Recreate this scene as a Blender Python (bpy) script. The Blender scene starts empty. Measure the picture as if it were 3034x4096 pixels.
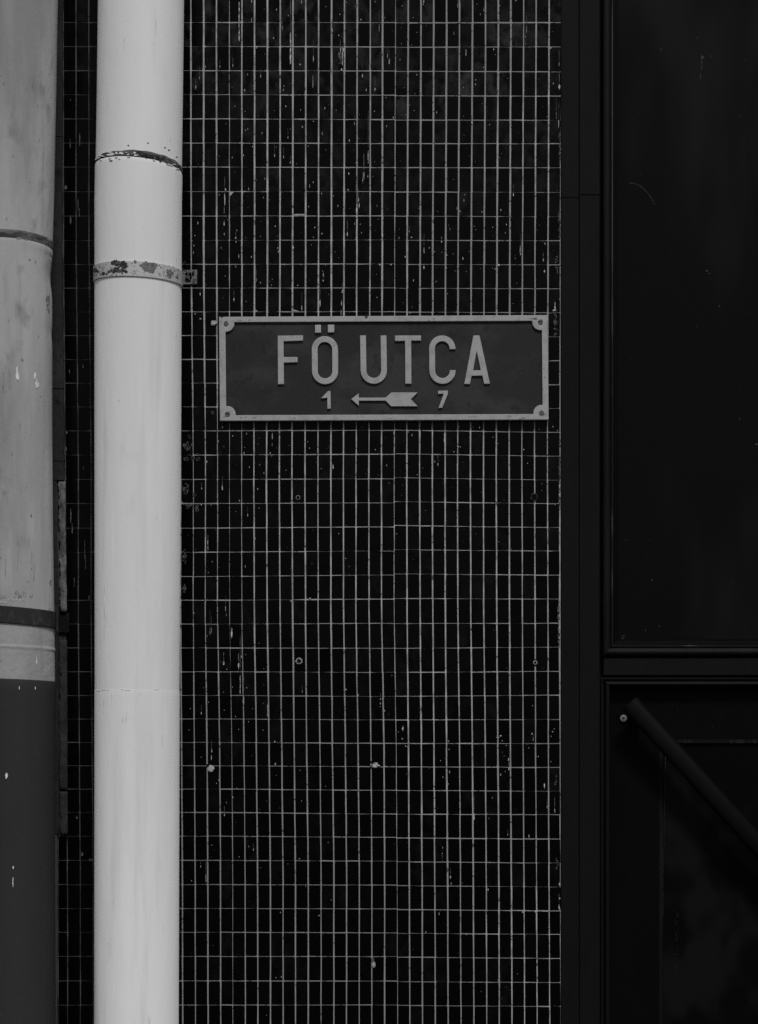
import bpy, math, random
import numpy as np
from mathutils import Vector, Matrix
R = math.radians
random.seed(7)
scene = bpy.context.scene
COL = scene.collection

# ---------------------------------------------------------------- camera, sky, sun, exposure
F_PX = 8000.0            # focal length in pixels of the 3034 x 4096 photograph
S = 2325.0               # photograph pixels per metre on the tiled wall
D = F_PX / S             # camera to wall, m
CX, HY, EYE = 1517.0, 3000.0, 1.6
cam_d = bpy.data.cameras.new('camera')
cam = bpy.data.objects.new('camera', cam_d); COL.objects.link(cam)
cam.location = (0, -D, EYE); cam.rotation_euler = (R(90), 0, 0)
cam_d.sensor_width = 36; cam_d.lens = 36 * F_PX / 4096
cam_d.shift_y = (HY - 2048) / 4096
cam_d.clip_start = 0.05; cam_d.clip_end = 2000
scene.camera = cam

SUN_EL, SUN_AZ = 50, 12
world = bpy.data.worlds.new('World'); scene.world = world; world.use_nodes = True
wt = world.node_tree; bg = wt.nodes['Background']
sky = wt.nodes.new('ShaderNodeTexSky'); sky.sky_type = 'NISHITA'; sky.sun_disc = False
sky.sun_elevation = R(SUN_EL); sky.sun_rotation = R(180 - SUN_AZ); sky.dust_density = 4; sky.air_density = 1.5
bw = wt.nodes.new('ShaderNodeRGBToBW')
wt.links.new(sky.outputs[0], bw.inputs[0]); wt.links.new(bw.outputs[0], bg.inputs[0])
bg.inputs[1].default_value = 0.055
sun_d = bpy.data.lights.new('sun', 'SUN'); sun_d.energy = 1.5; sun_d.angle = R(10); sun_d.color = (1, 1, 1)
sun = bpy.data.objects.new('sun', sun_d); COL.objects.link(sun)
sv = Vector((math.sin(R(SUN_AZ)) * math.cos(R(SUN_EL)), -math.cos(R(SUN_AZ)) * math.cos(R(SUN_EL)), math.sin(R(SUN_EL))))
sun.rotation_euler = sv.to_track_quat('Z', 'Y').to_euler(); sun.location = (2, -6, 7)
scene.view_settings.view_transform = 'Standard'; scene.view_settings.look = 'None'
scene.cycles.use_denoising = False      # the photograph is grainy
scene.view_settings.gamma = 1; scene.view_settings.exposure = 0.22

def P(px, py, d=0.0):
    """photograph measure -> metres, for a surface d metres in front of the wall"""
    k = (D - d) / F_PX
    return ((px - CX) * k, -d, EYE + (HY - py) * k)

# ---------------------------------------------------------------- objects
ROOT = {}
def tag(o, label=None, cat=None, group=None, kind=None):
    if label: o['label'] = label
    if cat: o['category'] = cat
    if group: o['group'] = group
    if kind: o['kind'] = kind
    return o
def thing(name, label, cat, loc, group=None):
    o = bpy.data.objects.new(name, None); COL.objects.link(o); o.location = loc
    o.empty_display_size = .05
    ROOT[o.name] = Vector(loc)
    return tag(o, label, cat, group, 'thing')
def obj(name, verts, faces, mats, parent=None, smooth=False, mi=None, origin=None, tone=None):
    org = ROOT[parent.name] if parent else Vector(origin or (0, 0, 0))
    v = np.asarray(verts, dtype=float).reshape(-1, 3) - np.array(org)
    me = bpy.data.meshes.new(name); me.from_pydata(v.tolist(), [], faces); me.validate(); me.update()
    for m in (mats if isinstance(mats, (list, tuple)) else [mats]): me.materials.append(m)
    if mi is not None and len(mi) == len(me.polygons): me.polygons.foreach_set('material_index', mi)
    if smooth: me.polygons.foreach_set('use_smooth', [True] * len(me.polygons))
    if tone is not None and len(tone) == len(me.vertices):
        a = me.attributes.new('tone', 'FLOAT', 'POINT'); a.data.foreach_set('value', tone)
    o = bpy.data.objects.new(name, me); COL.objects.link(o)
    if parent: o.parent = parent; ROOT[o.name] = org
    else: o.location = org; ROOT[o.name] = org
    return o
class MB:
    def __init__(s): s.v = []; s.f = []; s.mi = []
    def add(s, v, f, m=0):
        n = len(s.v); s.v += [tuple(a) for a in v]; s.f += [tuple(i + n for i in q) for q in f]; s.mi += [m] * len(f)
        return s
    def box(s, x0, x1, y0, y1, z0, z1, m=0):
        return s.add([(x0, y0, z0), (x1, y0, z0), (x1, y1, z0), (x0, y1, z0), (x0, y0, z1), (x1, y0, z1), (x1, y1, z1), (x0, y1, z1)],
                     [(3, 2, 1, 0), (4, 5, 6, 7), (0, 1, 5, 4), (1, 2, 6, 5), (2, 3, 7, 6), (3, 0, 4, 7)], m)
    def bar(s, x0, x1, df, db, y0, y1, bev=0.0015, m=0):
        """board given in photograph measures; front at df, back at db, y0 above y1; bevelled front edges"""
        a = P(x0, y1, 0); b = P(x1, y0, 0); X0, Z0, X1, Z1 = a[0], a[2], b[0], b[2]
        e = bev
        v = [(X0, -db, Z0), (X1, -db, Z0), (X1, -db, Z1), (X0, -db, Z1), (X0, -df + e, Z0), (X1, -df + e, Z0), (X1, -df + e, Z1), (X0, -df + e, Z1),
             (X0 + e, -df, Z0 + e), (X1 - e, -df, Z0 + e), (X1 - e, -df, Z1 - e), (X0 + e, -df, Z1 - e)]
        f = [(0, 3, 2, 1), (8, 9, 10, 11)]
        for a_, b_ in ((0, 4), (4, 8)):
            for i in range(4): j = (i + 1) % 4; f.append((a_ + i, a_ + j, b_ + j, b_ + i))
        return s.add(v, f, m)
    def obj(s, name, mats, parent=None, **k): return obj(name, s.v, s.f, mats, parent, mi=s.mi, **k)

# ---------------------------------------------------------------- materials (all neutral: the place is seen in black and white)
def grey(c): return (c, c, c, 1)
def mat(name, c, rough=.7, spec=.3, noises=(), bump=None, metal=0, tone=None, chalk=0):
    """noises: (scale xyz, detail, lo, hi, colour) each mixed over the one before where the noise passes lo..hi"""
    m = bpy.data.materials.new(name); m.use_nodes = True
    t = m.node_tree; N = t.nodes; L = t.links; b = N['Principled BSDF']
    b.inputs['Roughness'].default_value = rough; b.inputs['Metallic'].default_value = metal
    b.inputs['Specular IOR Level'].default_value = spec
    b.inputs['Diffuse Roughness'].default_value = chalk
    geo = N.new('ShaderNodeNewGeometry')
    def noise(sc, det, off=0):
        mp = N.new('ShaderNodeMapping'); mp.inputs['Scale'].default_value = sc; mp.inputs['Location'].default_value = (off, off * .7, off * 1.3)
        n = N.new('ShaderNodeTexNoise'); n.inputs['Scale'].default_value = 1; n.inputs['Detail'].default_value = det; n.inputs['Roughness'].default_value = .6
        L.new(geo.outputs['Position'], mp.inputs[0]); L.new(mp.outputs[0], n.inputs['Vector']); return n.outputs['Fac']
    cur = None
    for k, (sc, det, lo, hi, col) in enumerate(noises):
        r = N.new('ShaderNodeMapRange'); r.inputs['From Min'].default_value = lo; r.inputs['From Max'].default_value = hi
        r.interpolation_type = 'SMOOTHSTEP'
        L.new(noise(sc, det, 3.1 * k + len(name)), r.inputs['Value'])
        fac = r.outputs[0]
        mx = N.new('ShaderNodeMix'); mx.data_type = 'RGBA'; L.new(fac, mx.inputs['Factor'])
        if cur is None: mx.inputs['A'].default_value = grey(c)
        else: L.new(cur, mx.inputs['A'])
        mx.inputs['B'].default_value = grey(col); cur = mx.outputs['Result']
    if tone is not None:      # sheen of reflected sky put into the colour, an amount per tile
        at = N.new('ShaderNodeAttribute'); at.attribute_name = 'tone'
        nf = noise((60, 60, 45), 3, 9); r = N.new('ShaderNodeMapRange'); r.inputs['From Min'].default_value = .38; r.inputs['From Max'].default_value = .68
        L.new(nf, r.inputs['Value'])
        mu = N.new('ShaderNodeMath'); mu.operation = 'MULTIPLY'; L.new(r.outputs[0], mu.inputs[0]); L.new(at.outputs['Fac'], mu.inputs[1])
        mx = N.new('ShaderNodeMix'); mx.data_type = 'RGBA'; L.new(mu.outputs[0], mx.inputs['Factor'])
        if cur is None: mx.inputs['A'].default_value = grey(c)
        else: L.new(cur, mx.inputs['A'])
        mx.inputs['B'].default_value = grey(tone); cur = mx.outputs['Result']
    if cur is not None: L.new(cur, b.inputs['Base Color'])
    else: b.inputs['Base Color'].default_value = grey(c)
    if bump:
        sc, det, dist = bump
        bp = N.new('ShaderNodeBump'); bp.inputs['Distance'].default_value = dist; bp.inputs['Strength'].default_value = 1
        L.new(noise(sc, det, 5), bp.inputs['Height']); L.new(bp.outputs[0], b.inputs['Normal'])
    return m

M = {}
M['tile'] = mat('black_glazed_tile', .0014, .16, .055, tone=.034)
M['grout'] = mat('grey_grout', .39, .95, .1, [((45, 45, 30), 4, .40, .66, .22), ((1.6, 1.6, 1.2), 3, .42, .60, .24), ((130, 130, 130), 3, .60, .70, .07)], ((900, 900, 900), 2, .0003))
M['grout_shaded'] = mat('sooty_grout', .085, .95, .05, [((45, 45, 20), 4, .40, .66, .03), ((130, 130, 130), 3, .60, .72, .03)], ((900, 900, 900), 2, .0003))  # the same grout darkened, the shade of the pipes put into its colour
M['splash'] = mat('dried_plaster_splash', .50, .9, .1, [((350, 350, 200), 3, .40, .62, .18)])
M['smear'] = mat('thin_plaster_smear', .12, .9, .1, [((200, 200, 100), 3, .4, .65, .05)])
M['filler'] = mat('wall_filler', .36, .95, .1, [((120, 120, 120), 4, .45, .7, .2)], ((300, 300, 300), 3, .001))
M['hole'] = mat('drilled_hole', .004, .9, .05)
M['plug'] = mat('grey_plastic_plug', .22, .6, .3, [((400, 400, 400), 3, .5, .7, .12)])
M['white_pipe'] = mat('white_pipe_paint', .80, .62, .1,
    [((9, 9, 1.1), 4, .40, .70, .74), ((26, 26, 1.6), 5, .52, .72, .68), ((14, 14, 6), 5, .60, .74, .65), ((110, 110, 18), 3, .68, .80, .50), ((60, 60, 3), 4, .66, .78, .82)], ((40, 40, 12), 2, .0008), chalk=.35)
M['grey_pipe'] = mat('dirty_grey_pipe_paint', .42, .7, .1,
    [((9, 9, 1.6), 5, .40, .60, .27), ((24, 24, 2), 5, .45, .7, .34), ((45, 45, 3), 4, .5, .75, .30), ((16, 16, 9), 5, .58, .74, .22), ((150, 150, 60), 3, .66, .76, .15)], ((60, 60, 25), 4, .0012), chalk=.35)
M['grey_pipe_low'] = mat('grimy_grey_pipe_paint', .34, .75, .1,
    [((14, 14, 2), 5, .4, .65, .29), ((30, 30, 3), 5, .5, .70, .25), ((150, 150, 60), 3, .66, .78, .15)], ((60, 60, 40), 5, .003), chalk=.35)
M['dark_pipe'] = mat('dark_pipe_paint', .032, .55, .12, [((12, 12, 2), 4, .45, .7, .028), ((80, 80, 30), 3, .68, .8, .06)], ((60, 60, 12), 2, .0006), chalk=.35)
M['sealant'] = mat('dirty_joint_sealant', .10, .9, .1, [((30, 30, 60), 4, .46, .58, .03), ((22, 22, 30), 3, .60, .68, .34)], ((120, 120, 200), 4, .002))
M['sealant_grey'] = mat('grey_joint_sealant', .12, .9, .1, [((30, 30, 90), 4, .46, .6, .05), ((22, 22, 40), 3, .6, .7, .24)], ((120, 120, 200), 4, .002))
M['galv'] = mat('galvanised_band', .46, .6, .2, [((150, 150, 150), 4, .56, .66, .22), ((320, 320, 320), 3, .62, .70, .10)])
M['rust'] = mat('rust', .035, .95, .05, [((120, 120, 120), 4, .48, .68, .12)])
M['dark_band'] = mat('blackened_steel_band', .026, .8, .1, [((60, 60, 40), 4, .45, .7, .06)])
M['dark_bracket'] = mat('blackened_bracket', .008, .8, .05, [((80, 80, 80), 4, .5, .7, .018)])
M['strip'] = mat('grey_edge_render', .026, .95, .05, [((25, 25, 8), 5, .45, .7, .040), ((50, 50, 25), 4, .6, .72, .012)], ((90, 90, 50), 4, .002))
M['mortar'] = mat('crumbling_mortar', .17, .95, .05, [((45, 45, 18), 5, .42, .60, .07), ((120, 120, 80), 4, .58, .68, .02)], ((70, 70, 50), 5, .004))
M['mortar_low'] = mat('dirty_mortar', .04, .95, .05, [((40, 40, 22), 5, .45, .65, .026), ((90, 90, 60), 4, .62, .72, .012)], ((70, 70, 50), 5, .004))
M['plate'] = mat('corroded_plate', .17, .9, .1, [((70, 70, 70), 4, .45, .62, .06), ((200, 200, 200), 3, .55, .7, .24)])
M['rust_pale'] = mat('pale_rust', .17, .95, .05, [((160, 160, 160), 4, .45, .65, .10)])
M['crack'] = mat('crack', .01, .95, .02)
M['sign_frame'] = mat('weathered_sign_white', .35, .75, .2, [((60, 60, 60), 4, .46, .70, .27), ((90, 90, 200), 4, .64, .72, .13), ((700, 700, 700), 2, .45, .7, .29)], ((1500, 1500, 1500), 2, .0002))
M['sign_face'] = mat('weathered_sign_enamel', .025, .75, .08, [((9, 9, 12), 4, .42, .62, .040), ((50, 50, 50), 4, .55, .75, .019), ((600, 600, 600), 2, .5, .75, .036)], ((1500, 1500, 1500), 2, .0002))
M['screw'] = mat('old_screw', .065, .6, .3, [((900, 900, 900), 2, .45, .7, .16)])
M['screw_dark'] = mat('screw_recess', .008, .9, .05)
M['bright_screw'] = mat('bright_zinc_screw', .17, .5, .4, [((700, 700, 700), 2, .5, .7, .07)])
M['frame_paint'] = mat('black_frame_paint', .0052, .6, .07, [((20, 20, 5), 4, .45, .7, .0042), ((200, 200, 60), 3, .68, .78, .009)], ((120, 120, 14), 3, .0009))
M['door_paint'] = mat('black_door_paint', .0045, .5, .09, [((20, 20, 5), 4, .45, .7, .0036), ((200, 200, 60), 3, .70, .80, .012)], ((120, 120, 14), 3, .0009))
M['roll_paint'] = mat('worn_roll_paint', .0075, .5, .09, [((30, 30, 5), 4, .45, .7, .005), ((200, 200, 60), 3, .68, .80, .018)], ((120, 120, 14), 3, .0009))
M['panel_paint'] = mat('black_panel_paint', .0022, .55, .04, [((9, 9, 4), 4, .45, .7, .0016)], ((60, 60, 20), 2, .0006))
M['bead'] = mat('worn_bead_paint', .0045, .7, .06, [((60, 60, 3), 4, .50, .64, .013)])
M['putty'] = mat('old_putty', .012, .8, .1, [((8, 8, 3.5), 3, .50, .62, .05)])
M['glass'] = mat('dark_dusty_glass', .0040, .22, .04, [((3.5, 3.5, .9), 3, .44, .60, .010), ((7, 7, 1.2), 4, .52, .70, .0030), ((300, 300, 120), 2, .74, .80, .02)])  # soft lighter patches paint faint reflections; the fine specks are dust
M['glass_low'] = mat('dark_lower_glass', .0026, .25, .03, [((6, 6, 4), 3, .46, .58, .0066), ((40, 40, 10), 3, .7, .8, .008)])  # lighter mottling paints the reflections in the lower pane
M['bar'] = mat('black_bar_paint', .0030, .6, .045, [((60, 60, 60), 3, .5, .75, .003)])
M['pavement'] = mat('pavement_asphalt', .06, .95, .2, [((3, 3, 3), 5, .4, .7, .05), ((120, 120, 120), 3, .5, .7, .04)], ((200, 200, 200), 3, .002))
M['road'] = mat('road_asphalt', .05, .9, .3, [((2, 2, 2), 5, .4, .7, .065)], ((200, 200, 200), 3, .002))
M['kerb'] = mat('kerb_stone', .28, .9, .2, [((20, 20, 20), 5, .4, .7, .22)], ((150, 150, 150), 3, .002))
M['plaster'] = mat('dark_plaster', .07, .95, .1, [((6, 6, 3), 5, .4, .7, .05)], ((120, 120, 120), 4, .002))

# ---------------------------------------------------------------- ground
g = MB(); g.add([(-150, -2.4, 0), (150, -2.4, 0), (150, 4, 0), (-150, 4, 0)], [(0, 1, 2, 3)])
tag(g.obj('pavement', M['pavement']), kind='structure')
g = MB(); g.add([(-150, -300, -.124), (150, -300, -.124), (150, -2.2, -.124), (-150, -2.2, -.124)], [(0, 1, 2, 3)])
tag(g.obj('road', M['road']), kind='structure')
g = MB(); g.box(-150, 150, -2.55, -2.4, -.13, .004)
tag(g.obj('kerb', M['kerb']), kind='structure')

# ---------------------------------------------------------------- tiled wall
LEV = [106, 996, 1896, 2444, 2964, 3484, 4046]
LX = [[95,203,311,420,526,634,743,851,958,1068,1177,1287,1396,1504], [97,203,313,421,527,634,743,849,957,1067,1176,1285,1392,1500],
      [116,219,321,421,524,628,735,843,950,1061,1171,1280,1386,1494], [114,216,320,422,526,632,741,850,957,1066,1173,1281,1388,1493],
      [124,231,338,441,544,649,757,864,969,1075,1187,1293,1403,1510], [131,238,346,449,554,660,768,875,980,1089,1198,1306,1414,1522],
      [133,240,347,450,556,662,769,876,981,1089,1197,1305,1412,1520]]
RX = [[5,109,218,326,435,543,652,761,871,981,1090,1196,1304,1410,1519,1624], [3,106,212,317,427,534,643,749,860,970,1078,1187,1294,1401,1511,1616],
      [-8,99,208,314,422,530,638,744,853,963,1071,1181,1289,1396,1505,1610], [-6,100,207,316,427,534,640,746,856,965,1076,1184,1293,1401,1510,1607],
      [10,120,224,328,437,544,651,761,869,979,1085,1191,1300,1405,1513,1612], [18,126,232,335,443,551,660,768,877,987,1094,1200,1306,1412,1518,1617],
      [18,126,236,340,447,556,664,773,882,992,1098,1206,1313,1419,1526,1620]]
K = 1652 / 780
XT = np.array([[720 + a / K for a in l] + [1480 + a / K for a in r] for l, r in zip(LX, RX)])   # vertical joints 1..30
XT = np.hstack([XT[:, :1] - 51.1 * np.arange(11, 0, -1)[None, :], XT])                             # joints -10..0 behind the pipes
C0 = -10
YL = [89.7,186,282.4,378.2,475,571.6,667.9,766,863.9,961.6,1057,1151.9,1246.8,1342,1437,1532,1627,1722.8,1819.6,1917.3,2013.7,2111.9,2208.3,2305.6,2400.5,2495.9,2591.3,2686.6,2781.2,2875.2,2969.1,3062.6,3155.6,3249.3,3344.2,3441,3537.8,3633.6,3728.5,3825.3,3923,4019.8]
YM = [89.7,187,283.3,380.5,478,573.5,670,766.3,863.2,959.5,1055.5,1151.3,1246.5,1342,1437,1531.5,1626,1721,1817,1915,2011,2107,2203.6,2299.9,2396.3,2493,2592.7,2689,2785,2879,2972.9,3066.4,3160.8,3255.4,3348.4,3443.8,3539.7,3635,3731,3825.8,3924,4019.4]
YR1 = [91,188.9,284.7,382.4,479.7,574,670.5,767.6,863.9,960.7,1057,1152.4,1247.3,1342,1437,1531.5,1626,1720.4,1814.9,1910.2,2006.1,2101.5,2198,2295.2,2393.4,2493.5,2593,2689.5,2785.5,2879.5,2973.5,3067,3161.5,3256.5,3351,3446,3542,3637.5,3733,3828,3926,4021]
YR = [90,187,286.5,384,480.7,574.4,670.9,769.4,866.7,963,1058.9,1154.3,1251,1347,1442.5,1538,1633.5,1729,1824.3,1919.7,2014.1,2109.5,2203.6,2299.9,2395.8,2493,2588.9,2685.2,2780.3,2877.5,2973.9,3069.2,3164.6,3258.2,3356,3451.4,3547.2,3643,3737,3833.3,3929.7,4025.5]
NT, NB = 14, 27
def ext(a):
    a = list(a); return np.array([a[0] - 96.2 * k for k in range(NT, 0, -1)] + a + [a[-1] + 95.9 * k for k in range(1, NB + 1)])
YL, YM, YR1, YR = map(ext, (YL, YM, YR1, YR))
NR = len(YL)
def jx(c, y): return float(np.interp(y, LEV, XT[:, c]))
def jy(r, x, right):
    if right: return float(np.interp(x, [1585, 2200], [YR1[r], YR[r]]))
    return float(np.interp(x, [880, 1480], [YL[r], YM[r]]))
wall = thing('tiled_wall', 'wall faced with small glossy black upright tiles and pale grey grout, splashed with plaster', 'wall', (0, 0, 0))
NC = XT.shape[1]
xl, xr = P(214, 0)[0], P(2243, 0)[0]
gb = MB(); ztop = P(0, YL[0])[2]; dx0 = P(6542 - 2243, 0)[0]
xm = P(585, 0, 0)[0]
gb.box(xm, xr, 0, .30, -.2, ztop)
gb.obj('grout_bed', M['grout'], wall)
gb = MB(); gb.box(xl - .3, xm, 0, .30, -.2, ztop); gb.obj('grout_bed', M['grout_shaded'], wall)  # bed behind the pipes, its shade painted in by the darker grout
up = MB(); ltl = P(0, -800)[2]
up.box(xr, dx0, .004, .30, ltl, ztop); up.box(dx0, dx0 + 3, .004, .30, -.2, ztop)
up.obj('plain_pier', M['plaster'], wall)
up = MB()
TV, TF, TT = [], [], []
rnd = random.Random(3)
vw = {c: 1 + rnd.uniform(-.14, .16) for c in range(NC)}
vw[4 - C0] = .42; vw[17 - C0] = .55; vw[1 - C0] = .9
def vwid(c, y):
    w = float(np.interp(y, [0, 1200, 1700, 2500, 4096], [6.0, 5.8, 4.8, 4.9, 4.6])) * vw[c]
    if 1600 < y < 2700 and 1 <= c + C0 <= 5: w *= .62
    if c + C0 <= -3: w *= .8
    return w
hw = {}
for r in range(NR):
    m = 1
    for c in range(NC):
        if rnd.random() < .38: m = rnd.choice([.38, .58, .7, .85, .95, 1, 1.1, 1.25])
        hw[r, c] = m
def hwid(r, c):
    y = YL[r]; return float(np.interp(y, [0, 500, 800, 1700, 4096], [4.3, 3.7, 3.1, 3.2, 3.1])) * hw[r, c]
blotch = {}
for r in range(NR - 1):
    for c in range(NC - 1):
        ci = c + C0
        
        right = ci >= 17
        ym = .5 * (YL[r] + YL[r + 1])
        if ci <= -10 and ym < 3330: continue
        x0t, x1t, x0b, x1b = jx(c, YL[r]), jx(c + 1, YL[r]), jx(c, YL[r + 1]), jx(c + 1, YL[r + 1])
        a0, a1 = vwid(c, ym) / 2, vwid(c + 1, ym) / 2; b0, b1 = hwid(r, c) / 2, hwid(r + 1, c) / 2
        if ci == -10: a0 = 235 - x0t
        if ci == 29: a1 = 3.5 * rnd.uniform(.3, 1)
        jit = lambda s=.55: rnd.uniform(-s, s)
        sx, sy = jit(.5), jit(.5)
        q = [(x0t + a0 + jit() + sx, jy(r, x0t, right) + b0 + jit() + sy), (x1t - a1 + jit() + sx, jy(r, x1t, right) + b0 + jit() + sy),
             (x1b - a1 + jit() + sx, jy(r + 1, x1b, right) - b1 + jit() + sy), (x0b + a0 + jit() + sx, jy(r + 1, x0b, right) - b1 + jit() + sy)]
        ring = []
        for i in range(4):
            p = np.array(q[i]); pa = np.array(q[i - 1]); pb = np.array(q[(i + 1) % 4]); rad = rnd.choice([1.4, 2, 2.4, 3, 4.6])
            ua = (pa - p) / np.linalg.norm(pa - p); ub = (pb - p) / np.linalg.norm(pb - p)
            ring += [p + ua * rad, p + (ua + ub) * rad * .28, p + ub * rad]
        cen = np.mean(q, axis=0); n0 = len(TV)
        tx, tz = rnd.gauss(0, .012), rnd.gauss(0, .012)
        for p in ring:
            w = P(p[0], p[1]); TV.append((w[0], .003, w[2]))
        for p in ring:
            e = cen + (p - cen) * np.array([1 - .8 / 24, 1 - .8 / 46]); w = P(e[0], e[1])
            dd = .0007 + (e[0] - cen[0]) / S * tx + (e[1] - cen[1]) / S * tz
            TV.append((w[0], -dd, w[2]))
        for p in ring:
            w = P(p[0], p[1]); TV.insert(len(TV), (w[0], -.0003, w[2]))
        for i in range(12):
            j = (i + 1) % 12
            TF.append((n0 + i, n0 + 24 + i, n0 + 24 + j, n0 + j)[::-1]); TF.append((n0 + 24 + i, n0 + 12 + i, n0 + 12 + j, n0 + 24 + j)[::-1])
        TF.append(tuple(n0 + 12 + i for i in range(12))[::-1])
        up_ = float(np.interp(ym, [0, 250, 480, 900, 1600], [1, .8, .42, .12, .04]))  # painted sheen, strongest in the upper rows
        t = up_ * max(0, rnd.gauss(.38, .38)) + (rnd.random() < .25) * rnd.uniform(0, .12)
        if ci <= -2: t *= .2
        TT += [min(t, 1)] * 36
obj('tile_facing', TV, TF, M['tile'], wall, tone=TT)

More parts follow.
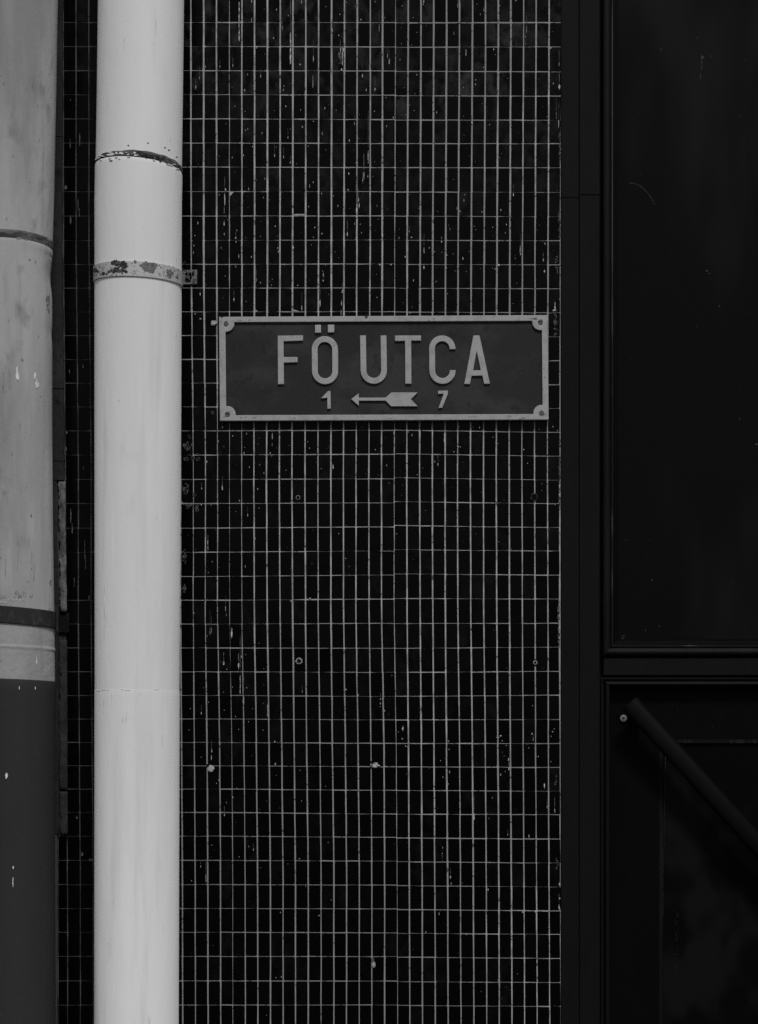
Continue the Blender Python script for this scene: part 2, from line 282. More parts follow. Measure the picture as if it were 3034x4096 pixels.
# --- dried plaster: drops, runs and smears (measured off the wall)
SP = {(720, 0): "503,185,14,350 609,10,8,30 609,160,8,30 715,80,5,8 820,80,8,22 919,130,6,16 1032,15,8,40 1070,20,8,30 1357,120,6,16 1488,50,6,22 1535,165,12,14 871,235,8,30 795,322,6,22 755,350,5,8 985,300,5,14 938,410,14,260 1292,260,9,40 1347,300,10,14 1132,500,7,60 1128,690,9,140 1362,430,8,60 1378,480,7,150 1390,420,16,40 1350,470,7,50 1372,590,14,20 450,555,7,30 340,565,6,26 218,565,6,20 650,405,8,12 722,460,5,12 685,645,7,30 575,630,8,20 167,660,6,40 135,735,8,40 549,765,7,24 878,762,7,24 812,720,4,8 1548,640,8,44 1580,762,8,30 1025,930,7,20 898,900,9,20 1229,915,8,30 555,943,5,8 468,900,5,14 670,980,5,8 803,937,5,6 1325,935,5,8 1480,1045,7,40 1040,1075,12,18 1132,1028,6,12 575,1090,7,12 1020,545,8,16",
(1480, 0): "45,12,6,20 457,12,11,24 452,35,5,20 745,45,5,40 965,80,6,40 937,120,6,14 275,50,5,8 366,150,5,12 127,150,6,8 80,240,9,60 713,280,4,30 1328,250,7,70 1318,310,5,16 1320,372,6,14 815,445,9,60 1050,418,10,26 1062,463,7,10 963,570,7,12 355,380,5,16 270,372,5,12 150,470,6,40 165,520,6,50 1604,540,7,50 400,633,8,14 44,755,9,40 795,742,6,12 896,715,8,22 898,675,6,14 1555,706,9,18 1606,730,15,60 1168,663,5,8 297,742,4,8 383,795,5,8 338,888,6,10 40,942,6,14 200,995,7,30 567,950,7,26 952,878,6,8 375,936,5,8 1580,980,6,60 1600,1050,6,80 143,1070,7,22 1015,1056,7,10 305,970,5,8 865,1040,10,40 1238,4,14,12",
(720, 420): "1207,240,9,30 1437,300,10,24 917,275,8,30 697,238,8,20 576,205,6,14 557,212,5,20 616,352,7,14 803,425,8,40 880,440,8,34 936,485,6,26 333,433,5,12 445,445,10,20 539,425,7,20 818,357,6,10 1088,350,5,10 988,497,6,10 1187,425,4,6 1238,378,5,8 583,710,6,24 632,715,9,20 1100,685,7,46 1131,655,6,20 1430,540,7,10 1432,580,8,30 1560,595,14,80 1550,640,6,50 1594,602,6,20 1597,440,8,140 1425,718,14,14 388,715,14,20",
(720, 760): "381,80,9,100 377,170,4,60 376,280,8,60 377,370,9,30 334,40,6,16 709,65,7,16 1202,30,6,18 1300,50,6,16 1340,133,7,24 1515,80,9,40 1500,170,15,110 1520,130,12,60 1500,228,18,20 153,278,7,24 484,342,7,18 475,405,9,30 476,440,8,12 559,403,6,14 808,306,7,18 684,393,5,12 1145,316,10,16 1205,370,11,16 1133,400,9,14 1420,370,12,40 1482,285,6,20 1530,290,8,18 1539,360,8,24 1028,356,5,8 410,252,6,20 128,385,6,16 120,470,8,20 117,530,7,24 350,490,7,16 500,560,9,44 607,565,7,26 829,490,6,20 835,520,6,26 960,490,14,40 1315,522,5,8 474,648,8,20 1028,630,8,14 1234,636,10,10 1217,720,12,40 1215,765,10,24 1210,685,6,14 784,756,7,12 764,774,6,14 777,808,7,16 684,786,7,18 650,760,5,44 386,728,6,14 1000,808,7,14 173,880,8,34 368,912,5,12 459,926,12,34 524,885,6,10 563,945,6,14 628,962,8,14 1034,998,11,46 1187,960,14,80 1377,860,12,46 1371,955,11,44 1366,1040,6,80 1262,885,5,8 130,1050,12,10 175,1090,20,12",
(1480, 760): "334,40,6,10 806,40,9,8 798,85,6,40 62,132,5,20 764,180,7,18 740,155,6,20 950,185,7,14 1111,168,8,24 1217,40,6,40 576,180,6,6 416,155,8,14 334,350,7,26 248,405,7,26 355,403,12,12 313,385,8,40 107,380,18,50 669,298,5,8 679,330,6,24 885,308,5,8 899,336,5,8 1042,314,6,12 1158,293,7,18 1148,362,7,20 608,405,8,30 609,437,9,18 789,580,8,30 707,540,7,14 652,550,7,16 549,523,6,8 505,490,7,14 460,510,10,60 611,528,5,8 300,565,9,24 1275,500,8,80 1277,545,9,20 1233,580,6,10 1485,455,16,18 1470,590,12,40 1480,690,14,30 459,655,10,36 723,685,6,8 818,690,6,8 1040,662,7,12 1062,670,9,14 1092,635,26,20 370,766,8,26 560,776,7,10 648,660,8,18 1244,790,5,8 56,715,6,10 180,632,12,14 85,632,16,22 62,910,6,12 360,992,6,12 343,1040,9,24 1608,925,8,24 1570,990,14,80 1560,1020,24,16",
(720, 1660): "361,105,12,30 449,178,8,18 566,158,7,26 327,222,9,20 374,268,5,10 784,180,10,60 783,250,6,40 545,320,7,16 766,325,7,24 779,345,8,20 670,195,5,6 663,245,5,6 1098,280,8,14 1299,437,12,54 590,442,8,16 676,422,7,20 713,492,6,14 900,466,6,8 1199,455,5,6 1157,400,5,6 185,620,8,26 361,610,14,50 660,625,9,18 625,700,12,30 507,725,9,22 575,848,9,32 475,818,6,14 672,788,6,14 265,763,6,10 183,760,10,14 228,395,10,20 637,1045,10,30 238,1090,8,60",
(1480, 1660): "48,293,6,14 143,425,8,22 358,168,7,22 328,143,10,10 755,98,10,14 930,105,8,24 875,100,6,8 750,268,10,20 768,270,6,10 712,310,7,14 1043,187,6,12 1085,242,8,12 1304,292,8,12 633,190,10,80 552,395,6,26 578,418,9,36 734,422,5,6 789,400,5,6 1337,410,7,8 1552,98,6,18 1592,130,8,14 1571,760,9,12 205,150,10,20",
(720, 2180): "238,20,8,60 275,140,6,8 223,190,7,14 242,233,7,10 555,180,5,22 320,550,9,50 388,540,8,60 395,590,5,30 118,578,8,18 440,740,18,110 256,730,4,70 268,725,4,60 232,770,7,20 671,833,5,6 560,928,7,14 372,1000,18,40 498,1020,16,70 399,1053,7,8 522,945,6,30 345,990,8,8 1105,452,26,16",
(720, 2700): "512,80,8,160 540,220,16,80 745,300,15,120 446,102,6,8 569,108,9,12 371,145,7,10 90,285,7,8 183,320,10,40 615,284,7,8 707,238,5,8 473,352,7,14 582,394,7,16 500,462,8,8 706,466,8,14 79,463,6,10 376,299,6,8 245,231,6,8 272,640,9,40 268,700,9,60 332,890,8,30 310,918,6,10 482,962,14,8 450,1035,8,20 396,1080,7,16 1407,123,16,12 1510,170,12,18 1235,942,6,6 1512,872,9,10 805,565,10,16 810,755,14,24 818,850,5,8 1038,140,5,30",
(1480, 2700): "92,205,8,26 90,240,6,24 88,268,8,8 124,302,12,18 281,450,18,40 277,540,14,14 243,483,6,8 303,600,10,14 642,634,7,8 600,725,7,8 642,708,7,8 672,630,6,16 676,822,11,34 620,865,7,12 666,922,10,12 1380,259,9,10 1110,515,20,10 1085,530,24,12 1122,557,10,16 1158,597,9,8 1124,654,7,8 1138,687,8,10 1176,714,11,30 1180,746,7,10 1180,795,22,30 1148,818,7,8 1109,844,10,18 1375,497,10,20 1385,545,5,30 1410,690,5,8 1428,690,7,12 1538,518,8,12 1550,480,12,8 1562,456,8,10 1520,612,6,8 1535,733,6,12 1480,940,10,70 1038,1040,6,16 1347,617,6,8 668,560,5,20",
(720, 3220): "378,85,7,26 584,352,6,12 624,376,7,36 272,340,5,12 178,520,6,28 222,620,9,70 100,642,8,12 1257,317,10,10 1013,455,8,12 1180,937,8,12 853,910,8,10 503,440,5,8",
(1480, 3220): "1567,45,9,50 1504,15,9,28 882,100,12,90 1349,262,10,40 1168,248,6,26 617,360,8,22 614,410,5,14 614,440,3,30 614,472,6,8 683,610,10,40 690,665,10,24 1002,716,7,28 587,920,7,34 475,1075,6,20 1607,670,14,40 1609,790,12,20 1609,878,14,20 820,1096,8,8 1297,906,20,16 1405,903,24,20 1603,861,9,50"}
rs = random.Random(11)
def drop(mb, px, py, w, h, d0, surf=None, th=.0003, m=0, n=12):
    """one blob: pointed at the top, round below; long ones ragged"""
    surf = surf or (lambda x, y, o: P(x, y, o))
    pts = []
    if h > 7 * w:
        k = max(5, int(h / 9)); L_, R_ = [], []
        for i in range(k + 1):
            t = i / k; ww = w / 2 * (.35 + .65 * rs.random()) * (.5 if i in (0, k) else 1); ox = rs.uniform(-.15, .15) * w
            L_.append((px - ww + ox, py - h / 2 + h * t)); R_.append((px + ww + ox, py - h / 2 + h * t))
        pts = L_ + R_[::-1]
    else:
        for i in range(n):
            a = 2 * math.pi * i / n; c, s_ = math.cos(a), math.sin(a)
            tap = 1 if s_ > 0 else (1 - (-s_) ** 1.3 * (.75 if h > 1.6 * w else .1))
            j = 1 + rs.uniform(-.34, .26)
            pts.append((px + c * w / 2 * tap * j, py + s_ * h / 2 * j))
    c = np.mean(pts, axis=0); nn = len(pts)
    v = [surf(p[0], p[1], d0 - .0007) for p in pts] + [surf(*(c + (np.array(p) - c) * .92), d0 + th) for p in pts]
    f = [(i, nn + i, nn + (i + 1) % nn, (i + 1) % nn) for i in range(nn)]
    if h > 7 * w:
        hh = nn // 2; f += [(nn + i, nn + nn - 1 - i, nn + nn - 2 - i, nn + i + 1) for i in range(hh - 1)]
    else: f.append(tuple(range(nn, 2 * nn)))
    mb.add(v, f, m)
def smear(mb, px, py, w, h, d0, n, surf=None, m=1, sz=(3, 8)):
    for _ in range(n):
        a = rs.uniform(0, 6.28); q = rs.random() ** .6
        s_ = rs.uniform(*sz); drop(mb, px + math.cos(a) * q * w / 2, py + math.sin(a) * q * h / 2, s_, s_ * rs.uniform(.7, 2), d0, surf, .00015, m, 8)
sp = MB(); TD = .0011
for (ox, oy), s_ in SP.items():
    for q in s_.split():
        a, b, w, h = map(float, q.split(','))
        drop(sp, ox + a / K, oy + b / K, w / K * .92 * rs.uniform(.75, 1.15), h / K * rs.uniform(.8, 1.1), TD, m=0 if w < 16 or h < 60 else 0)
        if h > 24 and rs.random() < .6:      # the faint run it left above
            hh = rs.uniform(1, 2.5) * h / K; drop(sp, ox + a / K, oy + (b - h / 2) / K - hh / 2, w / K * .5, hh, TD - .0002, m=1)
for a in ((760, 1746, 16, 8), (750, 1785, 40, 30), (744, 1837, 20, 18), (770, 1835, 14, 16), (794, 1836, 18, 9), (745, 1955, 26, 40), (780, 1981, 20, 8), (755, 2022, 26, 20), (790, 2030, 14, 30),
          (740, 2225, 14, 60), (738, 2350, 12, 40)):
    smear(sp, *a, TD, int(10 + a[2] * a[3] / 45))
for x, y, w, h in ((1365, 230, 22, 100), (2224, 1300, 22, 90), (2226, 1250, 14, 40), (2228, 1060, 10, 80), (2238, 900, 8, 120), (2236, 2440, 8, 120), (2236, 2560, 8, 100), (2222, 3120, 12, 40), (2228, 3450, 10, 60), (2240, 600, 8, 160), (2240, 1900, 6, 300)):
    smear(sp, x, y, w, h, TD, int(h / 5), sz=(3, 7))
for _ in range(420):       # the finest specks, thick above and sparse below
    y = rs.choice([rs.uniform(0, 1250), rs.uniform(0, 1250), rs.uniform(1680, 2300), rs.uniform(2500, 4096)])
    x = rs.uniform(740, 2230); s_ = rs.uniform(1.4, 2.8)
    drop(sp, x, y, s_, s_ * rs.uniform(1, 2.6), TD, m=rs.choice([0, 1, 1]), n=6)
for x, y, h, w in ((320, 560, 50, 5), (282, 575, 40, 4), (313, 820, 50, 5), (318, 850, 36, 5), (283, 880, 40, 8), (264, 750, 26, 11), (283, 400, 14, 3), (284, 2065, 60, 5), (290, 2115, 44, 6), (333, 1465, 22, 4), (279, 1485, 16, 5), (335, 1870, 16, 4), (340, 2200, 80, 3), (343, 2250, 60, 3), (357, 2390, 22, 4), (298, 2330, 40, 3), (268, 1730, 12, 8), (266, 1795, 20, 6), (308, 3270, 14, 8), (330, 3417, 18, 10), (362, 3440, 12, 16)):
    drop(sp, x, y, w, h, TD, m=1)
o = sp.obj('plaster_splash', [M['splash'], M['smear']], wall); o['kind'] = 'stuff'

# --- blobs of filler in old holes
def blob(mb, outline, d0, th, m=0):
    c = np.mean(outline, axis=0); n = len(outline); v = []
    for k, (sc, d) in enumerate(((1, d0 - .002), (.94, d0 + th * .6), (.6, d0 + th))):
        v += [P(*(c + (np.array(p) - c) * sc), d + (rs.uniform(-.3, .3) * th if k else 0)) for p in outline]
    f = [(k * n + i, (k + 1) * n + i, (k + 1) * n + (i + 1) % n, k * n + (i + 1) % n) for k in range(2) for i in range(n)] + [tuple(range(2 * n, 3 * n))]
    mb.add(v, f, m)
def ngon(x, y, rx, ry, n=14, j=.08, rot=0): return [(x + math.cos(6.2832 * i / n + rot) * rx * (1 + rs.uniform(-j, j)), y + math.sin(6.2832 * i / n + rot) * ry * (1 + rs.uniform(-j, j))) for i in range(n)]
b_ = MB(); blob(b_, ngon(844, 3074, 14.5, 15), TD, .0012); blob(b_, ngon(832, 3061, 6, 6, 9), TD + .0012, .0002, 1); b_.obj('filler_patch', [M['filler'], M['hole']], wall)
b_ = MB(); blob(b_, [(1483, 3052), (1490, 3058), (1499, 3050), (1511, 3049), (1513, 3056), (1524, 3065), (1515, 3067), (1508, 3072), (1499, 3074), (1488, 3069), (1481, 3066)], TD, .004); blob(b_, ngon(1486, 3050, 6, 6, 9), TD - .0004, .0004, 1); b_.obj('filler_patch', [M['splash'], M['hole']], wall)
b_ = MB(); blob(b_, ngon(1496, 3859, 8, 13, 12, .12), TD, .002); blob(b_, ngon(1492, 3839, 7, 9, 9, .1), TD, .0012, 1); b_.obj('filler_patch', [M['filler'], M['rust']], wall)
b_ = MB(); blob(b_, ngon(856, 1292, 14, 11, 12, .15), TD, .003); b_.obj('filler_patch', M['filler'], wall)

# ---------------------------------------------------------------- old fixings in the tiles
def plug(name, label, px, py, rin, rout, chip, ring_m, kx=1.0, jit=.03, group='old fixings drilled into the black tiles'):
    w = P(px, py, .0008); mb = MB(); n = 22
    blob(mb, ngon(px, py, chip, chip * kx, 16, .10), .0006, .0006, 1)
    r1 = ngon(0, 0, rout, rout * kx, n, jit); r0 = ngon(0, 0, rin, rin * kx, n, jit)
    v = []
    for rr, d in ((r1, .0008), (r1, .0022), (r0, .0024), (r0, .0013)): v += [P(px + a, py + b, d) for a, b in rr]
    mb.add(v, [(k * n + i, (k + 1) * n + i, (k + 1) * n + (i + 1) % n, k * n + (i + 1) % n) for k in range(3) for i in range(n)])
    o = obj(name, mb.v, mb.f, [ring_m, M['hole']], mi=mb.mi, origin=w)
    return tag(o, label, 'wall plug', group)
plug('wall_plug', 'thin ring of an empty plug, the upper one under the left half of the sign', 1193, 1990, 6.8, 8.8, 13, M['plug'])
plug('wall_plug', 'dark ragged screw hole with a chipped grey rim below the right end of the sign', 2138, 1988, 11.5, 14.2, 12, M['rust'], 1.12, .12)
plug('wall_plug', 'broken wall plug with a ragged pale rim, below the thin plug ring', 1197, 2644, 8.5, 13.5, 9, M['plug'], .95, .2)
plug('wall_plug', 'neat pale plug ring near the door frame, level with the broken plug', 2142, 2650, 5.4, 8.4, 15, M['filler'])
plug('wall_plug', 'small dull plug in the black tile left of the lower corner of the sign', 850, 1652, 3, 6.5, 5, M['rust'], 1.1, .1)

# ---------------------------------------------------------------- street sign
sg_c = P(1536, 1472)
sign = thing('street_sign', 'dark street name plate with raised pale letters and arrow, screwed to the tiles', 'street sign', (sg_c[0], 0, sg_c[2]))
def poly_mesh(name, loops, d_back, d_front, m, parent, bev=.0006):
    """flat shape (loops in photograph measures, later loops cut holes) cast between two depths"""
    cu = bpy.data.curves.new(name, 'CURVE'); cu.dimensions = '2D'; cu.fill_mode = 'BOTH'
    dm = (d_back + d_front) / 2
    for lp in loops:
        s_ = cu.splines.new('POLY'); s_.points.add(len(lp) - 1); s_.use_cyclic_u = True
        for p, q in zip(s_.points, lp):
            w = P(q[0], q[1], d_front); p.co = (w[0], w[2], 0, 1)
    cu.extrude = (d_front - d_back) / 2 - bev; cu.bevel_depth = bev; cu.bevel_resolution = 1; cu.offset = -bev
    t = bpy.data.objects.new('t', cu); COL.objects.link(t)
    dg = bpy.context.evaluated_depsgraph_get(); me = bpy.data.meshes.new_from_object(t.evaluated_get(dg))
    v = [(a.co.x, -dm - a.co.z, a.co.y) for a in me.vertices]; f = [tuple(p.vertices) for p in me.polygons]
    bpy.data.objects.remove(t); bpy.data.curves.remove(cu); bpy.data.meshes.remove(me)
    return obj(name, v, f, m, parent)
TL, TR, BR, BL = (876.4, 1267), (2192.4, 1260), (2195.6, 1678.4), (880.6, 1683)
def c5(x, y): return (820 + x / 2.36, 1200 + y / 2.36)
def c6(x, y): return (1500 + x / 2.1737, 1200 + y / 2.1737)
def c8(x, y): return (1240 + x / 2.7533, 1540 + y / 2.7533)
def arc(cx, cy, rx, ry, a0, a1, n=12): return [(cx + math.cos(R(a0 + (a1 - a0) * i / n)) * rx, cy + math.sin(R(a0 + (a1 - a0) * i / n)) * ry) for i in range(n + 1)]
PB, PF, FF, LF = .001, .0085, .0129, .0124
SC = [(905.5, 1294.3), (2162.5, 1288), (2167, 1652), (911, 1656.5)]
inner = [TL, TR, BR, BL]
poly_mesh('plate', [[(TL[0] + 3, TL[1] + 3), (TR[0] - 3, TR[1] + 3), (BR[0] - 3, BR[1] - 3), (BL[0] + 3, BL[1] - 3)]], PB, PF, M['sign_face'], sign)
RL = 32.5
it, il = 21.5, 26
ip = []
def lobe(sc, ty, lx, order):
    """the quarter disc round a screw, between the top/bottom bar edge (y = ty) and the side bar edge (x = lx)"""
    dy, dx = ty - sc[1], lx - sc[0]
    sx = 1 if sc[0] < 1536 else -1; sy = 1 if sc[1] < 1472 else -1
    pa = math.degrees(math.atan2(dy * sy, math.sqrt(RL * RL - dy * dy))); pb = math.degrees(math.atan2(math.sqrt(RL * RL - dx * dx), dx * sx))
    pts = [(sc[0] + sx * RL * math.cos(R(a)), sc[1] + sy * RL * math.sin(R(a))) for a in np.linspace(pa, pb, 12)]
    return pts if order else pts[::-1]
ip = lobe(SC[0], TL[1] + 21.5, TL[0] + 26.5, False) + lobe(SC[1], TR[1] + 23.5, TR[0] - 24, True) + lobe(SC[2], BR[1] - 22.5, BR[0] - 24.5, False) + lobe(SC[3], BL[1] - 22.5, BL[0] + 25, True)
outer = [TL, (TL[0] + 8, TL[1]), (TL[0] + 10, TL[1] + 4), (TL[0] + 14, TL[1] + 5), (TL[0] + 15.5, TL[1])] + [TR, (TR[0] + .6, 1310), (TR[0] - 2, 1316), (TR[0] + .8, 1322), (TR[0] + .8, 1335), (TR[0] - 2.5, 1342), (TR[0] + 1, 1349)] + [BR, BL]
poly_mesh('frame', [outer, ip], PB + .0006, FF, M['sign_frame'], sign, .0008)
def stroke_o(x0, x1, y0, y1, w):
    r = (x1 - x0) / 2; cx = (x0 + x1) / 2; ri = r - w
    return ([p for p in arc(cx, y0 + r, r, r, 180, 360)] + arc(cx, y1 - r, r, r, 0, 180), arc(cx, y0 + r, ri, ri, 180, 360) + arc(cx, y1 - r, ri, ri, 0, 180))
def letter(loops, name='letter', bev=.0009): return poly_mesh(name, loops, PF - .0006, LF, M['sign_frame'], sign, bev)
letter([[c5(*p) for p in ((688, 336), (928, 333), (928, 384), (745, 390), (745, 538), (876, 538), (876, 588), (746, 592), (748, 794), (690, 796))]])
lo, li = stroke_o(820 + 1010 / 2.36, 820 + 1259 / 2.36, 1200 + 340 / 2.36, 1200 + 796 / 2.36, 24)
sh = lambda lp: [(x + (y - 1440) * .008, y) for x, y in lp]
letter([sh(lo), sh(li), [c5(*p) for p in ((1040, 235), (1097, 233), (1098, 308), (1040, 310))], [c5(*p) for p in ((1161, 233), (1222, 232), (1222, 305), (1162, 307))]])
x0, x1, yt, yb = 1441.6, 1547.6, 1341.6, 1535.6; r_ = 53; cx = (x0 + x1) / 2 + 1
letter([sh([(x0, yt), (x0 + 24, yt)] + arc(cx, yb - r_, r_ - 24, r_ - 24, 180, 0) + [(x1 - 24, yt), (x1, yt)] + arc(cx, yb - r_, r_, r_, 0, 180))])
letter([[c6(*p) for p in ((174, 308), (402, 308), (402, 354), (317, 354), (319, 729), (265, 730), (263, 356), (174, 357))]])
cx, yt, yb = 1500 + 588 / 2.1737, 1200 + 307 / 2.1737, 1200 + 730 / 2.1737
ye, yf = 1200 + 428 / 2.1737, 1200 + 609 / 2.1737
letter([sh([(cx + 53, ye), (cx + 53, yt + r_)] + arc(cx, yt + r_, r_, r_, 0, -180)[1:] + arc(cx, yb - r_, r_, r_, 180, 0) + [(cx + 53, yf), (cx + 29, yf)] + arc(cx, yb - r_, 29, 29, 0, 180) + arc(cx, yt + r_, 29, 29, -180, 0) + [(cx + 29, ye)])])
letter([[c6(*p) for p in ((857, 308), (911, 308), (1002, 728), (951, 730), (936, 658), (842, 660), (828, 731), (778, 731))], [c6(*p) for p in ((886, 446), (921, 610), (855, 612))]])
letter([[c8(*p) for p in ((202, 66), (229, 66), (231, 258), (193, 262), (193, 138), (160, 146), (124, 146))]], 'digit', .0004)
letter([[c8(*p) for p in ((1412, 64), (1521, 60), (1521, 98), (1460, 250), (1418, 252), (1476, 96), (1414, 98))]], 'digit', .0004)
letter([[c8(*p) for p in ((456, 156), (540, 90), (541, 140), (836, 138), (900, 82), (1190, 82), (1115, 156), (1188, 234), (896, 234), (836, 172), (541, 172), (540, 228))]], 'arrow', .0004)
def screw(px, py, rad, d, ang, parent, m=(0, 1), mats=None, slot=.16, cross=False):
    mb = MB(); n = 28
    def disc(rd, z0, z1, mi, a0=0, a1=360, cut=None):
        pts = [(px + math.cos(R(a)) * rd, py + math.sin(R(a)) * rd) for a in np.linspace(a0, a1, n, endpoint=a1 - a0 < 360)]
        c = np.mean(pts, axis=0); k = len(pts)
        v = [P(*p, z0) for p in pts] + [P(*p, z1 - .0003) for p in pts] + [P(*(c + (np.array(p) - c) * .85), z1) for p in pts]
        f = [(j * k + i, (j + 1) * k + i, (j + 1) * k + (i + 1) % k, j * k + (i + 1) % k) for j in range(2) for i in range(k)] + [tuple(range(2 * k, 3 * k))]
        mb.add(v, f, mi)
    disc(rad, d - .002, d + .0003, 1)
    h = math.degrees(math.asin(slot))
    if cross:
        disc(rad * .66, d, d + .0022, 0)
        for q in (0, 90):
            ux, uy = math.cos(R(ang + q)) * rad * .46, math.sin(R(ang + q)) * rad * .46; nx, ny = -uy * .26, ux * .26
            mb.add([P(px + a * ux + b * nx, py + a * uy + b * ny, d + .0024 + q * 1e-6) for a, b in ((-1, -1), (1, -1), (1, 1), (-1, 1))], [(0, 1, 2, 3)], 1)
        for q in range(1): 
            n2 = 24; v = []
            for rr, z in ((rad, d), (rad, d + .0018), (rad * .62, d + .0026), (rad * .58, d)): v += [P(px + math.cos(6.2832 * i / n2) * rr, py + math.sin(6.2832 * i / n2) * rr, z) for i in range(n2)]
            mb.add(v, [(j * n2 + i, (j + 1) * n2 + i, (j + 1) * n2 + (i + 1) % n2, j * n2 + (i + 1) % n2) for j in range(3) for i in range(n2)], 0)
    else:
        disc(rad * .86, d, d + .0012, 0, ang + h, ang + 180 - h); disc(rad * .86, d, d + .0012, 0, ang + 180 + h, ang + 360 - h)
    return mb.obj('screw', mats or [M['screw'], M['screw_dark']], parent)
screw(*SC[0], 9.3, FF, 40, sign, slot=.02)
screw(*SC[1], 9.6, FF, 11, sign)
screw(*SC[2], 9.3, FF, 60, sign, slot=.03)
screw(*SC[3], 10, FF, 20, sign)
mb = MB()
for x, y, w, h in ((2133, 1274, 36, 7), (2146, 1277, 18, 6), (2188, 1290, 8, 5), (2191, 1302, 6, 9), (2186, 1325, 5, 8), (2177, 1474, 8, 8), (2180, 1510, 5, 9), (965, 1671, 16, 4), (982, 1669, 18, 4), (1020, 1671, 20, 4), (897, 1668, 6, 8), (922, 1645, 4, 5), (1180, 1672, 12, 5), (2095, 1672, 16, 6), (2082, 1676, 14, 4), (2181, 1657, 10, 7), (2175, 1662, 8, 6), (1735, 1275, 12, 7), (1716, 1281, 8, 4), (1975, 1268, 7, 5), (960, 1281, 26, 4), (1000, 1280, 16, 4), (892, 1480, 4, 6), (893, 1400, 4, 5), (886, 1284, 6, 4), (1560, 1674, 24, 3), (1890, 1667, 40, 3), (2040, 1664, 18, 3)):
    drop(mb, x, y, w, h, FF, None, .00008, 0, 14)
for x, y in ((1302, 1350), (1296, 1356), (1330, 1372), (1318, 1364), (1338, 1383), (1332, 1510), (1450, 1430), (1318, 1626), (1448, 1380), (1178, 1435), (1120, 1365)):
    drop(mb, x, y, rs.uniform(3, 5), rs.uniform(3, 6), LF, None, .00008, 0)
for sc in SC:
    for _ in range(7):
        a = rs.uniform(0, 6.28); drop(mb, sc[0] + math.cos(a) * 11, sc[1] + math.sin(a) * 11, rs.uniform(3, 6), rs.uniform(2.5, 5), FF, None, .00008, 0)
mb.obj('grime', mat('sign_grime', .12, .9, .05, [((160, 160, 160), 4, .40, .60, .24)]), sign)['kind'] = 'stuff'
# nail at the sign's upper edge
nw = P(1466.6, 1264, .004); mb = MB(); blob(mb, ngon(1466.6, 1264, 5.5, 5, 10), .0142, .0012)
tag(obj('nail', mb.v, mb.f, M['rust'], origin=nw), 'small rusty nail head at the middle of the upper edge of the street sign', 'nail')

# ---------------------------------------------------------------- rain pipes
NS = 72
def ringpts(px, py_front, d, r, tilt=0, pitch=0, dent=None, a_off=0):
    """ring whose front is seen at height py_front; tilt: px down to the right, pitch: px its far side drops"""
    k = (D - d) / F_PX; cx = (px - CX) * k; z = EYE + (HY - py_front) * (D - d - r) / F_PX
    out = []
    for i in range(NS):
        a = 2 * math.pi * i / NS; rr = r
        if dent: rr = r - dent * max(0, math.cos(a)) ** 8
        x, y = rr * math.cos(a), rr * math.sin(a)
        out.append((cx + x, -d + y, z - tilt * x / r - pitch * (y + r) / r))
    return out
def tube(rings, cap=True):
    v = [p for q in rings for p in q]; n = len(rings); f = []
    for j in range(n - 1):
        for i in range(NS): f.append((j * NS + i, (j + 1) * NS + i, (j + 1) * NS + (i + 1) % NS, j * NS + (i + 1) % NS))
    if cap:      # end discs on points of their own, so the smooth side keeps its shading
        k = len(v); v = v + rings[0] + rings[-1]; f += [tuple(range(k, k + NS)), tuple(range(k + NS, k + 2 * NS))[::-1]]
    return v, f
def cyl_surf(cfun, d, rfun):
    def s_(px, py, o):
        cx_, r = cfun(py), rfun(py); k = (D - d) / F_PX; x = (px - cx_) * k
        x = max(-r * .98, min(r * .98, x)); y = math.sqrt(r * r - x * x); rr = (r + o) / r
        kz = (D - d - y) / F_PX
        return ((cx_ - CX) * k + x * rr, -d - y * rr, EYE + (HY - py) * kz)
    return s_
DP = .112; kp = (D - DP) / F_PX
wp = thing('downpipe', 'smooth white painted rain pipe, the brighter of the two, in front of the black tiles', 'rain pipe', (P(550, 3000, DP)[0], -DP, 0))
cw = lambda y: float(np.interp(y, [-900, 0, 600, 700, 1650, 2780, 4096, 6600], [574, 564.5, 557.5, 554, 552.5, 549.5, 547, 543]))
rw = lambda y: float(np.interp(y, [-900, 0, 640], [170, 171.2, 171.2]) if y < 645 else np.interp(y, [645, 1650, 2770], [174, 172.6, 168.5]) if y < 2772 else np.interp(y, [2772, 4096, 6600], [169.6, 168.2, 166])) * kp
TJ = 13 * kp
v, f = tube([ringpts(cw(y), y, DP, rw(min(y, 644)), TJ if y > 300 else 0) for y in (-1250, -900, -300, 0, 300, 640, 700)])
obj('pipe_section', v, f, M['white_pipe'], wp, True)
rr = [ringpts(cw(650), 622 + dy, DP, 174 * kp - e, TJ) for dy, e in ((4, .004), (1, .0028), (1, .0018), (4, .0009), (10, .0003), (18, 0), (24, 0), (40, 0))]
v, f = tube(rr + [ringpts(cw(y), y, DP, rw(y), 0) for y in (760, 1100, 1650, 2200, 2600, 2740, 2764)])
obj('pipe_section', v, f, M['white_pipe'], wp, True)
v, f = tube([ringpts(cw(2765), 2752, DP, 168.3 * kp, 2 * kp), ringpts(cw(2765), 2757, DP, 168.7 * kp, 2 * kp), ringpts(cw(2770), 2766, DP, 169.2 * kp, 2 * kp)] + [ringpts(cw(y), y, DP, rw(y), 0) for y in (2790, 3400, 4096, 5200, 6560)])
obj('pipe_section', v, f, M['white_pipe'], wp, True)
v, f = tube([ringpts(cw(600), y, DP, 171.2 * kp + e, TJ) for y, e in ((598, .0001), (600, .0009), (612, .0013), (626, .0007))], False)
